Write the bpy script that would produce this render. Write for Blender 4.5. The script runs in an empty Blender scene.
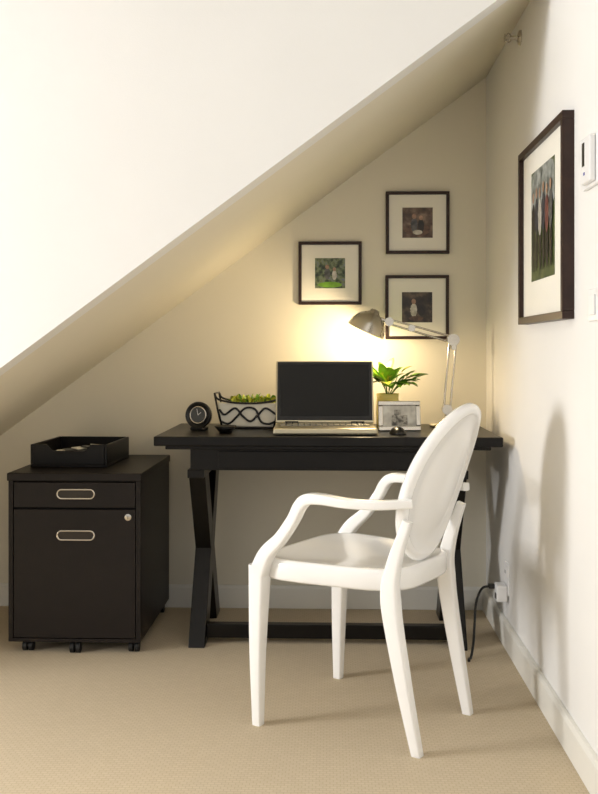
import bpy, bmesh, math, random
from mathutils import Vector, Matrix, Euler
random.seed(7)
S = bpy.context.scene
COL = S.collection

def lin(c):
    return tuple(((v/255)/12.92 if v/255 <= 0.04045 else ((v/255+0.055)/1.055)**2.4) for v in c)+(1,)

# ---------------------------------------------------------------- materials
def mat(name, rgb, rough=0.5, metal=0.0, noise=0.0, nscale=8, bump=0.0, bscale=200, coat=0.0, spec=0.5):
    m = bpy.data.materials.new(name); m.use_nodes = True
    nt = m.node_tree; b = nt.nodes["Principled BSDF"]
    c = lin(rgb)
    b.inputs["Base Color"].default_value = c
    b.inputs["Roughness"].default_value = rough
    b.inputs["Metallic"].default_value = metal
    b.inputs["Specular IOR Level"].default_value = spec
    if coat: b.inputs["Coat Weight"].default_value = coat
    tc = nt.nodes.new("ShaderNodeTexCoord")
    if noise > 0:
        n = nt.nodes.new("ShaderNodeTexNoise"); n.inputs["Scale"].default_value = nscale
        n.inputs["Detail"].default_value = 4
        nt.links.new(tc.outputs["Object"], n.inputs["Vector"])
        r = nt.nodes.new("ShaderNodeValToRGB")
        r.color_ramp.elements[0].position = 0.3; r.color_ramp.elements[1].position = 0.7
        r.color_ramp.elements[0].color = tuple(v*(1-noise) for v in c[:3])+(1,)
        r.color_ramp.elements[1].color = tuple(min(1, v*(1+noise)) for v in c[:3])+(1,)
        nt.links.new(n.outputs["Fac"], r.inputs["Fac"])
        nt.links.new(r.outputs["Color"], b.inputs["Base Color"])
    if bump > 0:
        n2 = nt.nodes.new("ShaderNodeTexNoise"); n2.inputs["Scale"].default_value = bscale
        nt.links.new(tc.outputs["Object"], n2.inputs["Vector"])
        bp = nt.nodes.new("ShaderNodeBump"); bp.inputs["Strength"].default_value = bump
        bp.inputs["Distance"].default_value = 0.002
        nt.links.new(n2.outputs["Fac"], bp.inputs["Height"])
        nt.links.new(bp.outputs["Normal"], b.inputs["Normal"])
    return m

M_wall = mat("wall_paint_warm_shade", (233, 227, 210), 0.85, noise=0.012, nscale=3, bump=0.12, bscale=350, spec=0.2)  # same paint as the white walls; niche's warm lamplight and shade tinted in
M_wallR = mat("wall_paint_white", (239, 238, 235), 0.8, noise=0.012, nscale=3, bump=0.12, bscale=350, spec=0.2)
M_trim = mat("trim_paint", (237, 235, 227), 0.4, noise=0.01)
M_desk = mat("black_brown_wood", (11, 9, 8), 0.33, noise=0.25, nscale=25, bump=0.05, bscale=150, spec=0.28)
M_cab = mat("cabinet_black_brown", (24, 18, 16), 0.42, noise=0.12, nscale=30, bump=0.06, bscale=220, spec=0.3)
M_gap = mat("dark_gap", (6, 5, 5), 0.9)
M_chair = mat("white_polycarbonate", (252, 251, 248), 0.2, noise=0.004, coat=0.4)
_cb = M_chair.node_tree.nodes["Principled BSDF"]
_cb.inputs["Subsurface Weight"].default_value = 0.25
_cb.inputs["Subsurface Radius"].default_value = (0.02, 0.02, 0.02)
_cb.inputs["Subsurface Scale"].default_value = 1.0
M_blk = mat("black_plastic", (10, 10, 10), 0.32, noise=0.1)
M_leather = mat("black_leatherette", (12, 10, 10), 0.4, noise=0.15, bump=0.3, bscale=500, spec=0.35)
M_chrome = mat("brushed_nickel", (205, 200, 190), 0.2, 1.0, noise=0.03)
M_silver = mat("silver_plastic", (196, 190, 174), 0.3, 0.8, noise=0.02)
M_deck_lit = mat("laptop_metal_gold_lit", (208, 198, 170), 0.3, 0.8, noise=0.02)  # silver laptop metal, golden lamp reflection mixed into its base colour
M_screen = mat("screen_glass", (5, 5, 4), 0.10, noise=0.02, spec=0.35)
M_frame = mat("picture_frame_wood", (48, 30, 24), 0.4, noise=0.2, nscale=40, spec=0.35)
M_mat = mat("picture_mat_board", (242, 239, 228), 0.8, noise=0.01)
M_leaf = mat("leaf_green", (120, 172, 42), 0.4, noise=0.35, nscale=30)
M_leaf2 = mat("leaf_yellow_green", (190, 195, 60), 0.5, noise=0.3, nscale=40)
M_stem = mat("stem_green", (95, 130, 50), 0.5, noise=0.1)
M_cream = mat("cream_ceramic", (246, 240, 222), 0.3, noise=0.03)
M_paper = mat("paper", (225, 220, 205), 0.8, noise=0.03)
M_white = mat("white_plastic", (240, 240, 240), 0.35, noise=0.01)
M_rubber = mat("caster_rubber", (14, 14, 14), 0.6, noise=0.1)
M_vase_lit = mat("glass_vase_yellow_lit", (238, 222, 128), 0.15, noise=0.05)  # clear glass vase; the yellowish light in it is painted as solid colour

def carpet():
    m = bpy.data.materials.new("carpet_loop_beige"); m.use_nodes = True
    nt = m.node_tree; b = nt.nodes["Principled BSDF"]
    b.inputs["Roughness"].default_value = 0.95
    b.inputs["Specular IOR Level"].default_value = 0.1
    tc = nt.nodes.new("ShaderNodeTexCoord")
    br = nt.nodes.new("ShaderNodeTexBrick")
    br.inputs["Scale"].default_value = 52
    br.inputs["Mortar Size"].default_value = 0.10
    br.inputs["Mortar Smooth"].default_value = 1.0
    br.inputs["Brick Width"].default_value = 0.9
    br.inputs["Row Height"].default_value = 0.6
    br.inputs["Color1"].default_value = lin((211, 195, 169))
    br.inputs["Color2"].default_value = lin((206, 190, 163))
    br.inputs["Mortar"].default_value = lin((193, 176, 148))
    nt.links.new(tc.outputs["Object"], br.inputs["Vector"])
    n = nt.nodes.new("ShaderNodeTexNoise"); n.inputs["Scale"].default_value = 2.2; n.inputs["Detail"].default_value = 6
    nt.links.new(tc.outputs["Object"], n.inputs["Vector"])
    r = nt.nodes.new("ShaderNodeValToRGB")
    r.color_ramp.elements[0].position = 0.3; r.color_ramp.elements[1].position = 0.7
    r.color_ramp.elements[0].color = (0.96, 0.96, 0.96, 1); r.color_ramp.elements[1].color = (1, 1, 1, 1)
    nt.links.new(n.outputs["Fac"], r.inputs["Fac"])
    mx = nt.nodes.new("ShaderNodeMix"); mx.data_type = 'RGBA'; mx.blend_type = 'MULTIPLY'
    mx.inputs[0].default_value = 1
    nt.links.new(br.outputs["Color"], mx.inputs[6]); nt.links.new(r.outputs["Color"], mx.inputs[7])
    nt.links.new(mx.outputs[2], b.inputs["Base Color"])
    bp = nt.nodes.new("ShaderNodeBump"); bp.inputs["Strength"].default_value = 0.18; bp.inputs["Distance"].default_value = 0.002
    nt.links.new(br.outputs["Fac"], bp.inputs["Height"]); bp.invert = True
    nt.links.new(bp.outputs["Normal"], b.inputs["Normal"])
    return m
M_carpet = carpet()

def art(name, cols, scale=14, seedv=0.0):
    m = bpy.data.materials.new(name); m.use_nodes = True
    nt = m.node_tree; b = nt.nodes["Principled BSDF"]; b.inputs["Roughness"].default_value = 0.35
    tc = nt.nodes.new("ShaderNodeTexCoord"); mp = nt.nodes.new("ShaderNodeMapping")
    mp.inputs["Location"].default_value = (seedv, seedv*0.7, seedv*1.3)
    n = nt.nodes.new("ShaderNodeTexNoise"); n.inputs["Scale"].default_value = scale; n.inputs["Detail"].default_value = 5
    r = nt.nodes.new("ShaderNodeValToRGB"); cr = r.color_ramp
    cr.elements[0].position = 0.32; cr.elements[0].color = lin(cols[0])
    cr.elements[1].position = 0.68; cr.elements[1].color = lin(cols[-1])
    for i, c in enumerate(cols[1:-1]):
        e = cr.elements.new(0.32+0.36*(i+1)/(len(cols)-1)); e.color = lin(c)
    nt.links.new(tc.outputs["Object"], mp.inputs["Vector"]); nt.links.new(mp.outputs["Vector"], n.inputs["Vector"])
    nt.links.new(n.outputs["Fac"], r.inputs["Fac"]); nt.links.new(r.outputs["Color"], b.inputs["Base Color"])
    return m

# ---------------------------------------------------------------- helpers
def empty(name, loc=(0, 0, 0), rz=0.0):
    e = bpy.data.objects.new(name, None); e.empty_display_size = 0.1
    COL.objects.link(e); e.location = loc; e.rotation_euler = (0, 0, rz)
    return e

def finish(bm, name, parent, m, smooth=False, bevel=0, seg=2, subd=0, recalc=True):
    if recalc: bmesh.ops.recalc_face_normals(bm, faces=bm.faces)
    me = bpy.data.meshes.new(name); bm.to_mesh(me); bm.free()
    o = bpy.data.objects.new(name, me); COL.objects.link(o)
    ms = m if isinstance(m, (list, tuple)) else [m]
    for x in ms: me.materials.append(x)
    if smooth:
        for p in me.polygons: p.use_smooth = True
    if bevel:
        md = o.modifiers.new("bevel", 'BEVEL'); md.width = bevel; md.segments = seg; md.limit_method = 'ANGLE'
    if subd:
        md = o.modifiers.new("sub", 'SUBSURF'); md.levels = subd; md.render_levels = subd
    if parent: o.parent = parent
    return o

def bmbox(bm, c, s, R=None):
    r = bmesh.ops.create_cube(bm, size=1)
    for v in r['verts']:
        p = Vector((v.co.x*s[0], v.co.y*s[1], v.co.z*s[2]))
        if R: p = R @ p
        v.co = p+Vector(c)

def box(name, parent, c, s, m, bevel=0.0, R=None, seg=2):
    bm = bmesh.new(); bmbox(bm, c, s, R)
    return finish(bm, name, parent, m, bevel=bevel, seg=seg)

def boxr(name, parent, x0, x1, y0, y1, z0, z1, m, bevel=0.0):
    return box(name, parent, ((x0+x1)/2, (y0+y1)/2, (z0+z1)/2), (x1-x0, y1-y0, z1-z0), m, bevel)

def prism(name, parent, poly, axis, a0, a1, m, bevel=0):
    """poly in the 2 other axes extruded along axis"""
    bm = bmesh.new()
    def P(p, a):
        if axis == 'y': return Vector((p[0], a, p[1]))
        if axis == 'x': return Vector((a, p[0], p[1]))
        return Vector((p[0], p[1], a))
    A = [bm.verts.new(P(p, a0)) for p in poly]; B = [bm.verts.new(P(p, a1)) for p in poly]
    bm.faces.new(A); bm.faces.new(B[::-1])
    n = len(poly)
    for i in range(n): bm.faces.new((A[i], A[(i+1) % n], B[(i+1) % n], B[i]))
    return finish(bm, name, parent, m, bevel=bevel)

def axis_mat(p, d):
    d = Vector(d).normalized()
    q = Vector((0, 0, 1)).rotation_difference(d)
    return Matrix.Translation(Vector(p)) @ q.to_matrix().to_4x4()

def lathe(name, parent, prof, m, p=(0, 0, 0), d=(0, 0, 1), seg=40, sharp=False):
    bm = bmesh.new(); M = axis_mat(p, d); rings = []
    for r, z in prof:
        if r < 1e-6: rings.append([bm.verts.new(M @ Vector((0, 0, z)))])
        else: rings.append([bm.verts.new(M @ Vector((r*math.cos(2*math.pi*i/seg), r*math.sin(2*math.pi*i/seg), z))) for i in range(seg)])
    for a, b in zip(rings, rings[1:]):
        for i in range(seg):
            j = (i+1) % seg
            if len(a) == 1 and len(b) == 1: continue
            if len(a) == 1: bm.faces.new((a[0], b[i], b[j]))
            elif len(b) == 1: bm.faces.new((a[i], a[j], b[0]))
            else: bm.faces.new((a[i], a[j], b[j], b[i]))
    o = finish(bm, name, parent, m, smooth=True)
    if sharp:
        md = o.modifiers.new("es", 'EDGE_SPLIT'); md.split_angle = math.radians(40)
    return o

def rod(name, parent, a, b, r, m, seg=20):
    a = Vector(a); b = Vector(b); L = (b-a).length
    return lathe(name, parent, [(0, 0), (r, 0), (r, L), (0, L)], m, a, b-a, seg, sharp=True)

def catmull(pts, n=8):
    pts = [Vector(p) for p in pts]; P = [2*pts[0]-pts[1]]+pts+[2*pts[-1]-pts[-2]]; out = []
    for i in range(1, len(P)-2):
        for k in range(n):
            t = k/n; a, b, c, d = P[i-1], P[i], P[i+1], P[i+2]
            out.append(0.5*((2*b)+(c-a)*t+(2*a-5*b+4*c-d)*t*t+(3*b-a-3*c+d)*t**3))
    out.append(P[-2]); return out

def tube(name, parent, pts, r, m, cyclic=False, smooth=True, n=8, seg=12):
    path = catmull(pts, n) if smooth and len(pts) > 2 else [Vector(p) for p in pts]
    bm = bmesh.new(); rings = []; up = None
    for i, p in enumerate(path):
        t = (path[min(i+1, len(path)-1)]-path[max(i-1, 0)])
        if cyclic and i in (0, len(path)-1): t = path[1]-path[-2]
        t.normalize()
        if up is None: up = t.orthogonal().normalized()
        up = (up-t*up.dot(t)).normalized(); s = t.cross(up)
        rings.append([bm.verts.new(p+r*(math.cos(2*math.pi*k/seg)*up+math.sin(2*math.pi*k/seg)*s)) for k in range(seg)])
    for a, b in zip(rings, rings[1:]):
        for k in range(seg): bm.faces.new((a[k], a[(k+1) % seg], b[(k+1) % seg], b[k]))
    if not cyclic: bm.faces.new(rings[0]); bm.faces.new(rings[-1][::-1])
    return finish(bm, name, parent, m, smooth=True)

def loft(name, parent, pts, dims, m, side=(1, 0, 0), n=8, ex=5.5, seg=32, flat_end=False):
    """sweep a super-elliptic section (w along side, d across) along a smooth path"""
    K = len(pts)
    ext = [Vector((*p, )) for p in pts]
    path = catmull(ext, n) if K > 2 else [ext[0].lerp(ext[1], k/n) for k in range(n+1)]
    N = len(path)-1; bm = bmesh.new(); rings = []
    for i, p in enumerate(path):
        f = i/N*(K-1); k = min(int(f), K-2); u = f-k
        w = dims[k][0]*(1-u)+dims[k+1][0]*u; d = dims[k][1]*(1-u)+dims[k+1][1]*u
        t = (path[min(i+1, N)]-path[max(i-1, 0)]).normalized()
        if flat_end and i == 0: t = Vector((0, 0, 1)) if path[1].z > path[0].z else Vector((0, 0, -1))
        s = Vector(side); s = (s-t*s.dot(t)).normalized(); q = t.cross(s)
        ring = []
        for a in range(seg):
            th = 2*math.pi*a/seg; c, sn = math.cos(th), math.sin(th)
            cx = math.copysign(abs(c)**(2/ex), c)*w/2; sy = math.copysign(abs(sn)**(2/ex), sn)*d/2
            ring.append(bm.verts.new(p+s*cx+q*sy))
        rings.append(ring)
    for a, b in zip(rings, rings[1:]):
        for k in range(seg): bm.faces.new((a[k], a[(k+1) % seg], b[(k+1) % seg], b[k]))
    bm.faces.new(rings[0]); bm.faces.new(rings[-1][::-1])
    o = finish(bm, name, parent, m, smooth=True)
    md = o.modifiers.new("es", 'EDGE_SPLIT'); md.split_angle = math.radians(60)
    return o

# ---------------------------------------------------------------- room
CAMH = 1.075
YB = 3.90          # back wall
XR = 0.646         # right wall
YF = 2.716         # front plane of bulkhead
XL = -3.1
SL = 0.733; H0 = 2.204  # slope line: height = H0 + SL*(x-XR)
XF = XR-H0/SL      # where slope reaches floor
HC = 2.75
Y0 = -1.8
boxr("floor", None, XL-0.1, XR+0.1, Y0, YB+0.1, -0.08, 0, M_carpet)
boxr("wall_back", None, XL, XR+0.1, YB, YB+0.1, 0, HC, M_wall)
boxr("wall_right", None, XR, XR+0.1, Y0, YB, 0, HC, M_wallR)
boxr("ceiling", None, XL, XR, Y0, YF+0.1, HC, HC+0.1, M_wallR)
prism("wall_bulkhead", None, [(XF, 0.0), (XR, H0), (XR, HC), (XL, HC), (XL, 0)], 'y', YF, YF+0.1, M_wallR)
prism("ceiling_sloped", None, [(XF, 0.0), (XR, H0), (XR, H0+0.12), (XF-0.16, 0.0)], 'y', YF+0.1, YB, M_wall)
# left wall with a window opening
wy0, wy1, wz0, wz1 = 1.30, 2.20, 0.60, 1.65
bm = bmesh.new()
for (a, b, c, d) in ((Y0, wy0, 0, HC), (wy1, YF, 0, HC), (wy0, wy1, 0, wz0), (wy0, wy1, wz1, HC)):
    bmbox(bm, (XL-0.05, (a+b)/2, (c+d)/2), (0.1, b-a, d-c))
finish(bm, "wall_left", None, M_wallR)
w = empty("window_1", (XL-0.05, 0, 0))
for nm, a, b, c, d in (("sill", wy0, wy1, wz0, wz0+0.05), ("head", wy0, wy1, wz1-0.05, wz1), ("jamb_1", wy0, wy0+0.05, wz0+.05, wz1-.05),
                       ("jamb_2", wy1-0.05, wy1, wz0+.05, wz1-.05)):
    boxr(nm, w, -0.04, 0.04, a, b, c, d, M_trim, 0.003)

def baseboard(name, poly, axis, a0, a1):
    return prism(name, None, poly, axis, a0, a1, M_trim, 0.002)
T = 0.014; BH = 0.095
baseboard("baseboard_back", [(YB-T, 0), (YB-T, BH-0.012), (YB-T+0.006, BH), (YB, BH), (YB, 0)], 'x', XF+0.14, XR)
T2 = 0.018
baseboard("baseboard_right", [(XR-T2, 0), (XR-T2, BH-0.012), (XR-T2+0.006, BH), (XR, BH), (XR, 0)], 'y', Y0, YB-T)

# ---------------------------------------------------------------- desk
DT = 0.77
desk = empty("writing_desk", (0, 0, 0))
boxr("desktop", desk, -0.622, 0.603, 3.28, 3.875, DT-0.034, DT, M_desk, 0.004)
boxr("top_molding", desk, -0.585, 0.566, 3.305, 3.86, DT-0.048, DT-0.034, M_desk, 0.003)
boxr("apron", desk, -0.50, 0.485, 3.335, 3.85, DT-0.125, DT-0.048, M_desk, 0.002)
boxr("drawer_front", desk, -0.40, 0.385, 3.329, 3.335, DT-0.118, DT-0.056, M_desk, 0.002)
for i, (xa, xb) in enumerate(((-0.512, -0.452), (0.432, 0.492))):
    zt = DT-0.125
    prism("leg_front_%d" % (i+1), desk, [(3.36, 0), (3.47, 0), (3.84, zt), (3.73, zt)], 'x', xa, xb, M_desk, 0.003)
    prism("leg_back_%d" % (i+1), desk, [(3.84, 0), (3.73, 0), (3.36, zt), (3.47, zt)], 'x', xa+0.0005, xb-0.0005, M_desk, 0.003)
    boxr("leg_rail_%d" % (i+1), desk, xa, xb, 3.345, 3.85, zt-0.03, zt, M_desk, 0.002)
boxr("stretcher", desk, -0.452, 0.432, 3.41, 3.45, 0.022, 0.072, M_desk, 0.003)

# ---------------------------------------------------------------- filing cabinet
cab = empty("filing_cabinet", (0, 0, 0))
cx0, cx1, cy0, cy1, cz0, cz1 = -1.139, -0.668, 3.28, 3.865, 0.042, 0.612
boxr("body", cab, cx0, cx1, cy0+0.02, cy1, cz0, cz1, M_cab, 0.002)
boxr("top_panel", cab, cx0-0.004, cx1+0.004, cy0-0.006, cy1+0.004, cz1, cz1+0.028, M_cab, 0.003)
boxr("side_left", cab, cx0, cx0+0.016, cy0, cy0+0.02, cz0, cz1, M_cab, 0.001)
boxr("side_right", cab, cx1-0.016, cx1, cy0, cy0+0.02, cz0, cz1, M_cab, 0.001)
boxr("bottom_rail", cab, cx0+0.016, cx1-0.016, cy0, cy0+0.02, cz0, cz0+0.012, M_cab, 0.001)
boxr("gap_back", cab, cx0+0.016, cx1-0.016, cy0+0.014, cy0+0.0195, cz0+0.012, cz1, M_gap)
boxr("drawer_top", cab, cx0+0.019, cx1-0.019, cy0, cy0+0.014, 0.518, cz1-0.005, M_cab, 0.0015)
boxr("drawer_bottom", cab, cx0+0.019, cx1-0.019, cy0, cy0+0.014, cz0+0.015, 0.511, M_cab, 0.0015)
M_recess = mat("pull_recess_metal", (60, 56, 52), 0.4, 0.6, noise=0.05)
def oval_pull(tag, x, z, hw=0.066, hh=0.016):
    pts = []
    for k in range(49):
        a = 2*math.pi*k/48; c, s = math.cos(a), math.sin(a)
        px = (hw-hh)*(1 if c > 0 else -1)+hh*c if abs(c) > 1e-6 else 0
        pts.append((x+px, cy0-0.002, z+hh*s))
    tube("pull_ring_"+tag, cab, pts, 0.0034, M_chrome, cyclic=True, smooth=False, seg=8)
    bm = bmesh.new(); vs = [bm.verts.new((p[0], cy0-0.0005, p[2])) for p in pts[:-1]]; bm.faces.new(vs)
    finish(bm, "pull_recess_"+tag, cab, M_recess)
oval_pull("1", -0.898, 0.566); oval_pull("2", -0.898, 0.420)
lathe("lock", cab, [(0, 0), (0.012, 0), (0.012, 0.003), (0.009, 0.004), (0, 0.004)], M_chrome, (-0.712, cy0, 0.485), (0, -1, 0), 24, True)
boxr("lock_keyhole", cab, -0.713, -0.711, cy0-0.0046, cy0-0.004, 0.480, 0.490, M_gap)
for i, (x, y) in enumerate(((cx0+0.06, cy0+0.04), (cx1-0.03, cy0+0.04), (cx1-0.03, cy1-0.05), (cx0+0.06, cy1-0.05), ((cx0+cx1)/2, cy0+0.02))):
    rod("caster_wheel_%d" % (i+1), cab, (x-0.018, y, 0.019), (x-0.004, y, 0.019), 0.019, M_rubber)
    rod("caster_wheelb_%d" % (i+1), cab, (x+0.004, y, 0.019), (x+0.018, y, 0.019), 0.019, M_rubber)
    rod("caster_stem_%d" % (i+1), cab, (x, y, 0.019), (x, y, cz0), 0.007, M_blk)

# ---------------------------------------------------------------- tray on the cabinet
tray = empty("desk_tray", (-0.965, 3.61, 0.640), math.radians(-2))
tw, td, th, tt = 0.29, 0.33, 0.084, 0.010
boxr("base", tray, -tw/2, tw/2, -td/2, td/2, 0, 0.010, M_leather, 0.002)
boxr("wall_l", tray, -tw/2, -tw/2+tt, -td/2, td/2, 0.010, th, M_leather, 0.003)
boxr("wall_r", tray, tw/2-tt, tw/2, -td/2, td/2, 0.010, th, M_leather, 0.003)
boxr("wall_b", tray, -tw/2+tt, tw/2-tt, td/2-tt, td/2, 0.010, th, M_leather, 0.003)
prism("wall_f", tray, [(-tw/2+tt, .01), (tw/2-tt, .01), (tw/2-tt, th), (tw/2-0.06, th), (tw/2-0.085, 0.060), (-tw/2+0.085, 0.060), (-tw/2+0.06, th), (-tw/2+tt, th)], 'y', -td/2, -td/2+tt, M_leather, 0.002)
boxr("inner_shelf", tray, -0.11, 0.11, -0.13, 0.12, 0.010, 0.040, M_leather, 0.001)
for i in range(5):
    box("card_%d" % (i+1), tray, (-0.05+0.03*i, -0.09+0.012*i, 0.052+0.0045*i), (0.045, 0.04, 0.003), [M_paper, M_blk, M_cream, M_blk, M_paper][i], 0.0005, Euler((0.1, 0, 0.5*i)).to_matrix())

# ---------------------------------------------------------------- clock
clk = empty("alarm_clock", (-0.500, 3.56, DT), math.radians(-12))
d0 = Vector((0, -1, 0.12)).normalized()
lathe("case", clk, [(0, -0.03), (0.03, -0.03), (0.046, -0.02), (0.051, 0), (0.051, 0.012), (0.047, 0.016), (0.044, 0.010), (0, 0.010)], M_blk, (0, 0, 0.056), d0)
lathe("rim", clk, [(0.034, 0.0105), (0.034, 0.014), (0.029, 0.014), (0.029, 0.0105)], M_chrome, (0, 0, 0.056), d0)
lathe("dial", clk, [(0.029, 0.0108), (0, 0.0108)], mat("clock_dial", (75, 78, 78), 0.3, noise=0.1), (0, 0, 0.056), d0)
rod("hand_hour", clk, (0, -0.0125, 0.0575), (0.012, -0.0125, 0.0675), 0.0012, M_white, 8)
rod("hand_minute", clk, (0, -0.0125, 0.0575), (-0.004, -0.0145, 0.081), 0.001, M_white, 8)
boxr("foot", clk, -0.03, 0.03, -0.02, 0.025, 0, 0.012, M_blk, 0.004)

# ---------------------------------------------------------------- planter box with wavy wire
pl = empty("planter_basket", (-0.315, 3.66, DT), math.radians(-3))
prism("liner", pl, [(-0.104, 0.008), (0.104, 0.008), (0.118, 0.100), (-0.118, 0.100)], 'y', -0.046, 0.046, M_cream, 0.004)
for s in (-1, 1):
    yy = s*0.051
    tube("rim_%d" % (s+2), pl, [(-0.130, yy, 0.136), (-0.115, yy, 0.114), (-0.06, yy, 0.102), (0.0, yy, 0.099), (0.06, yy, 0.102), (0.115, yy, 0.114), (0.130, yy, 0.136)], 0.004, M_blk)
    tube("foot_rail_%d" % (s+2), pl, [(-0.10, yy, 0.004), (0, yy, 0.004), (0.10, yy, 0.004)], 0.004, M_blk)
    tube("wave_%d" % (s+2), pl, [(-0.112, yy, 0.075), (-0.09, yy, 0.055), (-0.05, yy, 0.080), (-0.02, yy, 0.05), (0.01, yy, 0.03), (0.04, yy, 0.055), (0.07, yy, 0.08), (0.112, yy, 0.055)], 0.004, M_blk)
    tube("wave_b_%d" % (s+2), pl, [(-0.108, yy, 0.03), (-0.075, yy, 0.02), (-0.045, yy, 0.045), (-0.01, yy, 0.08), (0.03, yy, 0.075), (0.05, yy, 0.03), (0.08, yy, 0.02), (0.108, yy, 0.03)], 0.004, M_blk)
for s in (-1, 1):
    tube("end_%d" % (s+2), pl, [(s*0.10, -0.051, 0.004), (s*0.117, -0.051, 0.07), (s*0.130, -0.051, 0.136), (s*0.130, 0.051, 0.136), (s*0.117, 0.051, 0.07), (s*0.10, 0.051, 0.004)], 0.004, M_blk, smooth=False)

def leaf(bm, base, d, L, W, droop=0.3, mi=0):
    d = Vector(d).normalized(); side = d.cross(Vector((0, 0, 1)))
    if side.length < 0.1: side = Vector((1, 0, 0))
    side.normalize(); up = side.cross(d).normalized()
    n = 7; rows = []
    for i in range(n+1):
        t = i/n; wv = W*math.sin(math.pi*min(1, t**0.8))**0.8*(1 if t < 1 else 0)
        c = Vector(base)+d*L*t-Vector((0, 0, 1))*droop*L*t*t
        rows.append((bm.verts.new(c+side*wv/2+up*wv*0.15), bm.verts.new(c), bm.verts.new(c-side*wv/2+up*wv*0.15)))
    for a, b in zip(rows, rows[1:]):
        for k in (0, 1):
            f = bm.faces.new((a[k], a[k+1], b[k+1], b[k])); f.material_index = mi; f.smooth = True

bm = bmesh.new()
for i in range(90):
    x = random.uniform(-0.07, 0.105); y = random.uniform(-0.035, 0.03)
    a = random.uniform(0, 6.28); e = random.uniform(0.7, 1.45)
    leaf(bm, (x, y, 0.098), (math.cos(a)*math.cos(e), math.sin(a)*math.cos(e), math.sin(e)), random.uniform(0.032, 0.062), random.uniform(0.012, 0.020), 0.3, random.choice((0, 0, 1)))
finish(bm, "succulent_leaves", pl, [M_leaf2, M_leaf], recalc=False)

st = empty("small_dish", (-0.385, 3.44, DT))
lathe("bowl", st, [(0, 0.0), (0.022, 0.0), (0.024, 0.004), (0.042, 0.024), (0.040, 0.026), (0.022, 0.008), (0, 0.007)], M_blk)

# ---------------------------------------------------------------- laptop
lp = empty("laptop", (-0.020, 3.53, DT), math.radians(1.0))
boxr("base", lp, -0.187, 0.187, -0.200, 0.03, 0.003, 0.026, M_deck_lit, 0.006)
boxr("keyboard_deck", lp, -0.165, 0.165, -0.10, 0.005, 0.0262, 0.0275, M_blk, 0.0005)
boxr("touchpad", lp, -0.045, 0.045, -0.18, -0.125, 0.0262, 0.0268, M_silver)
bm = bmesh.new()
for r in range(5):
    for c in range(15):
        bmbox(bm, (-0.154+0.022*c, -0.09+0.021*r, 0.029), (0.018, 0.017, 0.003))
finish(bm, "keys", lp, M_silver, bevel=0.0006)
for i, (x, y) in enumerate(((-0.16, -0.18), (0.16, -0.18), (-0.16, 0.01), (0.16, 0.01))):
    rod("rubber_foot_%d" % (i+1), lp, (x, y, 0), (x, y, 0.004), 0.008, M_blk)
lid = empty("lid", (0, 0.022, 0.024)); lid.parent = lp; lid.rotation_euler = (math.radians(-15), 0, 0)
boxr("lid_shell", lid, -0.187, 0.187, 0.0, 0.014, 0.004, 0.248, M_silver, 0.007)
boxr("bezel", lid, -0.185, 0.185, -0.003, 0.0, 0.006, 0.246, M_deck_lit, 0.001)
boxr("bezel_black", lid, -0.181, 0.181, -0.0045, -0.003, 0.014, 0.242, M_blk, 0.001)
boxr("screen", lid, -0.170, 0.170, -0.0052, -0.0045, 0.030, 0.232, M_screen)
rod("hinge_1", lp, (-0.15, 0.02, 0.028), (-0.10, 0.02, 0.028), 0.007, M_blk)
rod("hinge_2", lp, (0.10, 0.02, 0.028), (0.15, 0.02, 0.028), 0.007, M_blk)

# ---------------------------------------------------------------- desk lamp
lamp = empty("desk_lamp", (0.462, 3.72, DT))
lathe("base", lamp, [(0, 0), (0.065, 0), (0.07, 0.006), (0.068, 0.014), (0.02, 0.022), (0.012, 0.03), (0, 0.03)], M_chrome)
rod("post", lamp, (0, 0, 0.02), (0, 0, 0.07), 0.009, M_chrome)
A = Vector((0, 0, 0.07)); B = Vector((0.024, 0.0, 0.345))
for s in (-1, 1):
    rod("arm_lower_%d" % (s+2), lamp, A+Vector((s*0.013, 0, 0)), B+Vector((s*0.013, 0, 0)), 0.005, M_chrome, 12)
rod("joint_lower", lamp, A+Vector((0, -0.016, 0)), A+Vector((0, 0.016, 0)), 0.02, M_chrome)
rod("joint_mid", lamp, B+Vector((0, -0.018, 0)), B+Vector((0, 0.018, 0)), 0.024, M_chrome)
rod("joint_mid_knob", lamp, B+Vector((0.0, -0.03, -0.03)), B+Vector((0, 0.02, -0.03)), 0.010, M_chrome)
C = Vector((-0.230, -0.03, 0.416))
for s in (-1, 1):
    rod("arm_upper_%d" % (s+2), lamp, B+Vector((0, 0, s*0.012)), C+Vector((0, 0, s*0.009)), 0.0042, M_chrome, 12)
rod("joint_head", lamp, C+Vector((0, -0.014, 0)), C+Vector((0, 0.014, 0)), 0.017, M_chrome)
rod("joint_clip", lamp, C.lerp(B, 0.35)+Vector((0, -0.010, 0.0)), C.lerp(B, 0.35)+Vector((0, 0.010, 0.0)), 0.014, M_chrome)
hd = Vector((-0.42, 0.10, -0.90)).normalized()
HT = C+Vector((-0.058, 0, 0.036))
rod("head_neck", lamp, C, HT+hd*0.016, 0.007, M_chrome)
k_ = 1.16
lathe("head_shade", lamp, [(r*k_, z*k_) for r, z in [(0, -0.012), (0.014, -0.010), (0.018, 0.0), (0.024, 0.004), (0.046, 0.018), (0.060, 0.040), (0.066, 0.064), (0.0675, 0.068), (0.064, 0.067), (0.057, 0.042), (0.044, 0.021), (0.018, 0.012), (0, 0.012)]], M_chrome, HT, hd)
mb = bpy.data.materials.new("bulb_glow"); mb.use_nodes = True
bb = mb.node_tree.nodes["Principled BSDF"]; bb.inputs["Base Color"].default_value = (1, .9, .7, 1)
bb.inputs["Emission Color"].default_value = (1, 0.78, 0.45, 1); bb.inputs["Emission Strength"].default_value = 12
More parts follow.
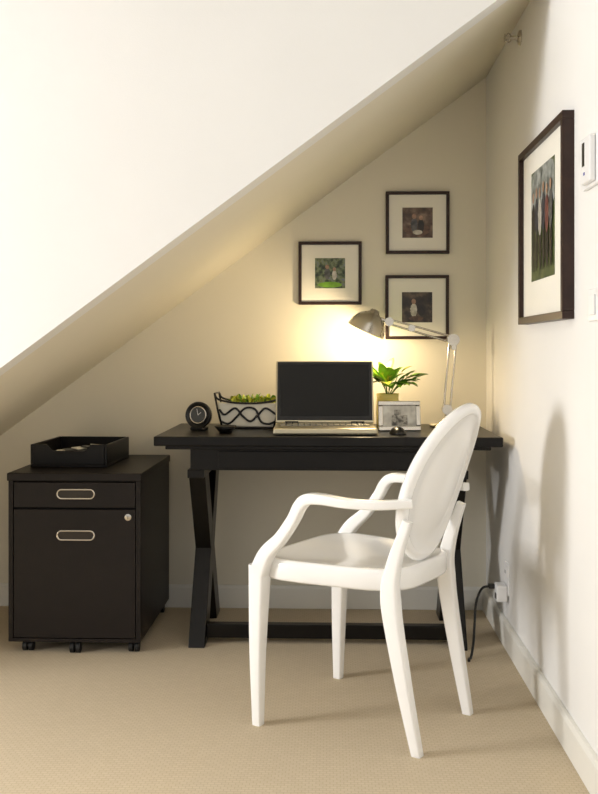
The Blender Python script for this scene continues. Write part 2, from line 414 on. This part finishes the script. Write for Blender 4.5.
lathe("bulb", lamp, [(0, 0.0), (0.010, 0.002), (0.012, 0.012), (0.022, 0.028), (0.022, 0.040), (0.014, 0.052), (0, 0.056)], mb, HT+hd*0.012, hd, 24)
pd = bpy.data.lights.new("lamp_light", 'POINT'); pd.energy = 7.2; pd.color = (1, 0.77, 0.46); pd.shadow_soft_size = 0.03
po = bpy.data.objects.new("lamp_light", pd); COL.objects.link(po); po.parent = lamp; po.location = HT+hd*0.108+Vector((0, -0.02, 0))

# ---------------------------------------------------------------- plant in vase
vp = empty("potted_plant", (0.225, 3.67, DT))
lathe("vase", vp, [(0, 0), (0.040, 0), (0.043, 0.004), (0.045, 0.06), (0.043, 0.12), (0.045, 0.135), (0.041, 0.135), (0.039, 0.12), (0.04, 0.02), (0, 0.015)], M_vase_lit)
lathe("soil", vp, [(0.039, 0.12), (0, 0.124)], M_stem)
bm = bmesh.new()
for i in range(46):
    a = random.uniform(0, 6.283); e = random.uniform(0.0, 1.2)
    d = Vector((math.cos(a)*math.cos(e), math.sin(a)*math.cos(e)*0.7, math.sin(e)))
    r = random.uniform(0.02, 0.05)
    b0 = Vector((random.uniform(-0.02, 0.05), 0, 0.150+random.uniform(0, 0.03)))+d*r
    leaf(bm, b0, d+Vector((0.15, 0, 0)), random.uniform(0.06, 0.095), random.uniform(0.032, 0.050), random.uniform(0.15, 0.45), 0 if random.random() < .8 else 1)
finish(bm, "leaves", vp, [M_leaf, M_leaf2], recalc=False)
for i in range(12):
    a = i*0.55; tube("stem_%d" % (i+1), vp, [(0, 0, 0.115), (0.01+0.02*math.cos(a), 0.02*math.sin(a), 0.15), (0.02+0.045*math.cos(a), 0.04*math.sin(a), 0.18+0.01*(i % 3))], 0.0018, M_stem, seg=6)

# ---------------------------------------------------------------- photo frame on desk
pf = empty("tabletop_photo_frame", (0.262, 3.52, DT), math.radians(4))
R = Euler((math.radians(-10), 0, 0)).to_matrix()
def pfb(nm, x0, x1, z0, z1, y0, y1, m, bev=0.0):
    box(nm, pf, R @ Vector(((x0+x1)/2, (y0+y1)/2, (z0+z1)/2))+Vector((0, 0, 0.002)), (x1-x0, y1-y0, z1-z0), m, bev, R)
pfb("frame_bottom", -0.08, 0.08, 0, 0.018, 0, 0.014, M_chrome, 0.003)
pfb("frame_top", -0.08, 0.08, 0.095, 0.113, 0, 0.014, M_chrome, 0.003)
pfb("frame_left", -0.08, -0.062, 0.018, 0.095, 0, 0.014, M_chrome, 0.003)
pfb("frame_right", 0.062, 0.08, 0.018, 0.095, 0, 0.014, M_chrome, 0.003)
pfb("photo", -0.062, 0.062, 0.018, 0.095, 0.006, 0.010, art("desk_photo", [(190, 186, 175), (220, 216, 205), (240, 238, 228)], 25, 2.0))
pfb("photo_subject", -0.03, 0.03, 0.020, 0.060, 0.004, 0.006, art("desk_photo_subject", [(60, 56, 50), (190, 185, 172), (70, 65, 58)], 60, 1.0), 0.001)
pfb("photo_subject_2", -0.02, 0.005, 0.060, 0.080, 0.004, 0.006, art("desk_photo_subject_2", [(90, 86, 80), (200, 195, 182)], 60, 3.0), 0.001)
box("easel_leg", pf, (0, 0.045, 0.045), (0.03, 0.004, 0.096), M_blk, 0.001, Euler((math.radians(18), 0, 0)).to_matrix())

ms = empty("computer_mouse", (0.245, 3.40, DT), 0.2)
bm = bmesh.new(); bmesh.ops.create_uvsphere(bm, u_segments=24, v_segments=14, radius=1)
for v in bm.verts: v.co = Vector((v.co.x*0.029, v.co.y*0.05, max(0, v.co.z)*0.028+0.0))
finish(bm, "shell", ms, M_blk, smooth=True)
rod("scroll_wheel", ms, (-0.003, -0.028, 0.021), (0.003, -0.028, 0.021), 0.005, M_blk, 12)

# ---------------------------------------------------------------- framed pictures
def picture(name, loc, rz, W, H, depth, fw, iw, ih, artm, ioff=(0, 0), subj=()):
    e = empty(name, loc, rz)   # local: x right, z up, -y toward the room; wall at y=0
    boxr("frame_top", e, -W/2, W/2, -depth, 0, H/2-fw, H/2, M_frame, 0.0015)
    boxr("frame_bottom", e, -W/2, W/2, -depth, 0, -H/2, -H/2+fw, M_frame, 0.0015)
    boxr("frame_left", e, -W/2, -W/2+fw, -depth, 0, -H/2+fw, H/2-fw, M_frame, 0.0015)
    boxr("frame_right", e, W/2-fw, W/2, -depth, 0, -H/2+fw, H/2-fw, M_frame, 0.0015)
    boxr("mat_board", e, -W/2+fw, W/2-fw, -depth*0.55, -0.001, -H/2+fw, H/2-fw, M_mat)
    y = -depth*0.55
    boxr("art_print", e, ioff[0]-iw/2, ioff[0]+iw/2, y-0.001, y, ioff[1]-ih/2, ioff[1]+ih/2, artm)
    for i, (x, z, rx, rz_, m) in enumerate(subj):
        bm = bmesh.new()
        def cl(v, h): return max(-h+0.001, min(h-0.001, v))
        vs = [bm.verts.new((ioff[0]+cl(x+rx*math.cos(2*math.pi*k/28)*(1+0.12*math.sin(3*k)), iw/2), y-0.0014-0.0002*i, ioff[1]+cl(z+rz_*math.sin(2*math.pi*k/28), ih/2))) for k in range(28)]
        bm.faces.new(vs); finish(bm, "print_shape_%d" % (i+1), e, m, recalc=False)
    return e
skin = art("print_skin", [(140, 105, 85), (185, 150, 125)], 60, 3)
drk = art("print_dark", [(18, 15, 14), (45, 36, 30)], 50, 4)
nvy = art("print_navy", [(25, 28, 38), (60, 64, 78)], 50, 14)
wht = art("print_white", [(160, 155, 140), (215, 210, 200)], 50, 5)
gry = art("print_gray", [(50, 52, 56), (110, 108, 105)], 50, 6)
bwn = art("print_brown", [(60, 42, 32), (110, 80, 62)], 60, 16)
# garden photo: foliage, small seated figure, flower bed
picture("framed_picture", (0.0, YB, 1.394), 0, 0.262, 0.262, 0.02, 0.013, 0.125, 0.125, art("print_garden", [(30, 36, 38), (62, 78, 55), (120, 130, 95), (110, 115, 140)], 45, 1),
        subj=((-0.012, -0.002, 0.012, 0.024, gry), (-0.012, 0.026, 0.008, 0.009, skin), (0.018, -0.008, 0.010, 0.020, wht), (0.018, 0.016, 0.007, 0.008, skin), (0.0, -0.048, 0.05, 0.012, M_leaf)))
# couple seated on a sofa
picture("framed_picture", (0.362, YB, 1.602), 0, 0.262, 0.258, 0.02, 0.013, 0.125, 0.125, art("print_sofa", [(52, 40, 34), (88, 68, 55), (140, 118, 98)], 25, 7),
        subj=((0.0, -0.030, 0.052, 0.026, bwn), (-0.014, -0.010, 0.014, 0.030, gry), (0.014, -0.014, 0.013, 0.028, drk), (-0.014, 0.026, 0.009, 0.011, skin), (0.014, 0.020, 0.008, 0.010, skin), (0.0, -0.040, 0.020, 0.010, wht)))
# child with a dark dog
picture("framed_picture", (0.360, YB, 1.252), 0, 0.262, 0.265, 0.02, 0.013, 0.125, 0.125, art("print_dogs", [(26, 22, 20), (52, 42, 36), (105, 88, 72)], 25, 9),
        subj=((-0.014, -0.012, 0.014, 0.028, wht), (-0.014, 0.024, 0.009, 0.011, skin), (0.018, -0.010, 0.016, 0.026, drk), (0.010, 0.016, 0.010, 0.011, drk), (-0.004, -0.046, 0.030, 0.010, bwn)))
fig = []
for x, hgt, body in ((-0.118, 0.085, drk), (-0.072, 0.095, nvy), (-0.025, 0.088, wht), (0.022, 0.098, nvy), (0.068, 0.086, art("print_red", [(95, 34, 30), (130, 84, 78)], 40, 3)), (0.116, 0.092, gry)):
    fig += [(x, -0.075, 0.016, 0.065, drk), (x, hgt-0.070, 0.022, 0.055, body), (x, hgt+0.002, 0.011, 0.016, skin)]
picture("framed_picture", (XR, 2.79, 1.434), math.radians(-90), 0.585, 0.553, 0.032, 0.022, 0.30, 0.335, art("print_field", [(48, 60, 32), (72, 86, 44), (104, 110, 66)], 22, 11),
        ioff=(0.0, 0.02), subj=[(0.0, 0.095, 0.17, 0.10, art("print_trees", [(70, 76, 72), (140, 146, 142), (182, 186, 184)], 24, 8))]+fig)

# ---------------------------------------------------------------- wall fittings
th_ = empty("wall_thermostat", (XR, 2.31, 1.535))
boxr("plate", th_, -0.012, 0, -0.07, 0.07, -0.062, 0.062, M_white, 0.004)
boxr("cover", th_, -0.028, -0.012, -0.055, 0.03, -0.055, 0.058, M_white, 0.005)
boxr("display", th_, -0.0288, -0.028, -0.012, 0.008, -0.012, 0.045, M_blk)
boxr("led", th_, -0.0288, -0.028, -0.015, -0.005, -0.035, -0.028, mat("status_led_blue", (60, 70, 160), 0.4, noise=0.02))
sw = empty("light_switch", (XR, 2.30, 1.185))
boxr("plate", sw, -0.006, 0, -0.06, 0.045, -0.04, 0.04, M_white, 0.003)
boxr("rocker", sw, -0.011, -0.006, -0.02, 0.015, -0.025, 0.025, M_white, 0.002)
sp = empty("sprinkler_head", (XR, 3.20, 2.135))
lathe("escutcheon", sp, [(0, 0), (0.026, 0), (0.024, 0.006), (0.012, 0.010), (0, 0.010)], M_chrome, (0, 0, 0), (-1, 0, 0))
rod("stem", sp, (-0.008, 0, 0), (-0.035, 0, 0), 0.007, M_chrome)
tube("yoke_1", sp, [(-0.03, 0, 0.004), (-0.04, 0, 0.015), (-0.052, 0, 0.004)], 0.002, M_chrome)
tube("yoke_2", sp, [(-0.03, 0, -0.004), (-0.04, 0, -0.015), (-0.052, 0, -0.004)], 0.002, M_chrome)
lathe("deflector", sp, [(0, 0), (0.013, 0), (0.013, 0.002), (0, 0.002)], M_chrome, (-0.052, 0, 0), (-1, 0, 0))

ol = empty("power_outlet", (XR, 3.43, 0.245))
boxr("plate", ol, -0.006, 0, -0.036, 0.036, -0.058, 0.058, M_white, 0.003)
boxr("socket_top", ol, -0.009, -0.006, -0.015, 0.015, 0.008, 0.038, M_white, 0.003)
boxr("slot_1", ol, -0.0095, -0.009, -0.008, -0.005, 0.018, 0.030, M_gap)
boxr("slot_2", ol, -0.0095, -0.009, 0.005, 0.008, 0.018, 0.030, M_gap)
pc = empty("power_cord", (0, 0, 0))
boxr("adapter", pc, XR-0.046, XR-0.006, 3.395, 3.455, 0.165, 0.225, M_white, 0.006)
boxr("adapter_face", pc, XR-0.047, XR-0.046, 3.40, 3.43, 0.175, 0.195, M_blk)
boxr("plug", pc, XR-0.068, XR-0.046, 3.43, 3.452, 0.205, 0.222, M_blk, 0.003)
tube("cable", pc, [(XR-0.064, 3.44, 0.213), (XR-0.095, 3.42, 0.208), (XR-0.120, 3.39, 0.165), (XR-0.132, 3.35, 0.10), (XR-0.142, 3.31, 0.045), (XR-0.155, 3.28, 0.005), (XR-0.165, 3.26, 0.005), (XR-0.168, 3.24, 0.005)], 0.0045, M_blk)

# ---------------------------------------------------------------- armchair (oval back)
ch = empty("dining_armchair", (0.108, 2.762, 0), math.radians(59.2))
bm = bmesh.new(); NS = 80; loops = [(0.0, 0.438), (0.86, 0.432), (0.95, 0.424), (0.985, 0.424), (0.998, 0.430), (1.0, 0.455), (0.996, 0.470), (0.98, 0.479), (0.955, 0.482), (0.92, 0.481), (0.86, 0.477), (0.7, 0.470), (0.4, 0.464), (0.0, 0.462)]
rings = []
for sc, z in loops:
    if sc == 0: rings.append([bm.verts.new((0, 0.02, z))]); continue
    ring = []
    for k in range(NS):
        a = 2*math.pi*k/NS; c, s = math.cos(a), math.sin(a)
        e = 2/4.2
        sy = math.copysign(abs(s)**e, s); cx = math.copysign(abs(c)**e, c)
        y = 0.02+0.230*sy; hw = 0.220+0.032*sy
        ring.append(bm.verts.new((hw*cx*sc, 0.02+(y-0.02)*sc, z)))
    rings.append(ring)
for a, b in zip(rings, rings[1:]):
    for k in range(NS):
        j = (k+1) % NS
        if len(a) == 1: bm.faces.new((a[0], b[k], b[j]))
        elif len(b) == 1: bm.faces.new((a[k], a[j], b[0]))
        else: bm.faces.new((a[k], a[j], b[j], b[k]))
finish(bm, "seat", ch, M_chair, smooth=True)
for s, t in ((-1, "left"), (1, "right")):
    loft("front_leg_"+t, ch, [(s*0.228, 0.230, 0.0), (s*0.231, 0.229, 0.22), (s*0.233, 0.220, 0.462)], [(0.028, 0.028), (0.040, 0.040), (0.054, 0.054)], M_chair, flat_end=True)
    loft("rear_leg_"+t, ch, [(s*0.172, -0.246, 0.0), (s*0.178, -0.205, 0.20), (s*0.182, -0.172, 0.40), (s*0.182, -0.182, 0.50), (s*0.180, -0.222, 0.62)],
         [(0.028, 0.028), (0.036, 0.040), (0.038, 0.052), (0.032, 0.038), (0.024, 0.024)], M_chair, flat_end=True)
    loft("armrest_"+t, ch, [(s*0.233, 0.220, 0.44), (s*0.241, 0.188, 0.50), (s*0.248, 0.136, 0.550), (s*0.251, 0.094, 0.605), (s*0.252, 0.070, 0.646), (s*0.252, 0.044, 0.666), (s*0.251, -0.005, 0.669), (s*0.246, -0.078, 0.664), (s*0.226, -0.16, 0.664), (s*0.184, -0.236, 0.668)],
         [(0.052, 0.052), (0.042, 0.042), (0.036, 0.034), (0.034, 0.032), (0.038, 0.032), (0.040, 0.032), (0.040, 0.028), (0.036, 0.026), (0.030, 0.026), (0.024, 0.024)], M_chair, side=(1, 0, 0))
a_ = math.radians(19)
bm = bmesh.new(); NB = 72
BC = Vector((0, -0.250, 0.704)); U = Vector((1, 0, 0)); V = Vector((0, -math.sin(a_), math.cos(a_))); W_ = U.cross(V)
prof = [(0.0, -0.005), (0.3, -0.005), (0.6, -0.005), (0.86, -0.005), (0.885, -0.012), (0.92, -0.016), (0.975, -0.014), (1.0, -0.006), (1.0, 0.006), (0.975, 0.014), (0.92, 0.016), (0.885, 0.012), (0.86, 0.005), (0.6, 0.005), (0.3, 0.005), (0.0, 0.005)]
rings = []
def bend(u): return 1.0*u*u  # slight concave wrap toward the sitter
for sc, w_ in prof:
    if sc == 0: rings.append([bm.verts.new(BC+W_*w_)]); continue
    rg = []
    for k in range(NB):
        a = 2*math.pi*k/NB; u = 0.188*sc*math.cos(a); v = 0.236*sc*math.sin(a)
        rg.append(bm.verts.new(BC+U*u+V*v+W_*w_+Vector((0, bend(u), 0))))
    rings.append(rg)
for a, b in zip(rings, rings[1:]):
    for k in range(NB):
        j = (k+1) % NB
        if len(a) == 1: bm.faces.new((a[0], b[k], b[j]))
        elif len(b) == 1: bm.faces.new((a[k], a[j], b[0]))
        else: bm.faces.new((a[k], a[j], b[j], b[k]))
finish(bm, "oval_backrest", ch, M_chair, smooth=True)

# ---------------------------------------------------------------- lights
def area(name, loc, rot, sx, sy, e, col):
    l = bpy.data.lights.new(name, 'AREA'); l.shape = 'RECTANGLE'; l.size = sx; l.size_y = sy; l.energy = e; l.color = col
    o = bpy.data.objects.new(name, l); COL.objects.link(o); o.location = loc; o.rotation_euler = rot
    return o
area("window_daylight", (XL-0.09, (wy0+wy1)/2, (wz0+wz1)/2), (0, math.radians(-90), 0), wz1-wz0-0.1, wy1-wy0-0.1, 82, (0.99, 0.985, 0.99))
W = bpy.data.worlds.new("world"); S.world = W; W.use_nodes = True
W.node_tree.nodes["Background"].inputs[0].default_value = (1.0, 0.985, 0.965, 1)
W.node_tree.nodes["Background"].inputs[1].default_value = 0.74

# ---------------------------------------------------------------- camera
cd = bpy.data.cameras.new("camera"); cam = bpy.data.objects.new("camera", cd); COL.objects.link(cam)
cam.location = (0, 0, CAMH); cam.rotation_euler = (math.radians(90), 0, math.radians(1.9))
cd.sensor_width = 36; cd.sensor_fit = 'AUTO'; cd.lens = 936/794*36
cd.shift_y = -(397-350)/794
cd.clip_start = 0.05
S.camera = cam
S.view_settings.view_transform = 'Standard'
S.view_settings.look = 'None'
S.view_settings.exposure = 0.0
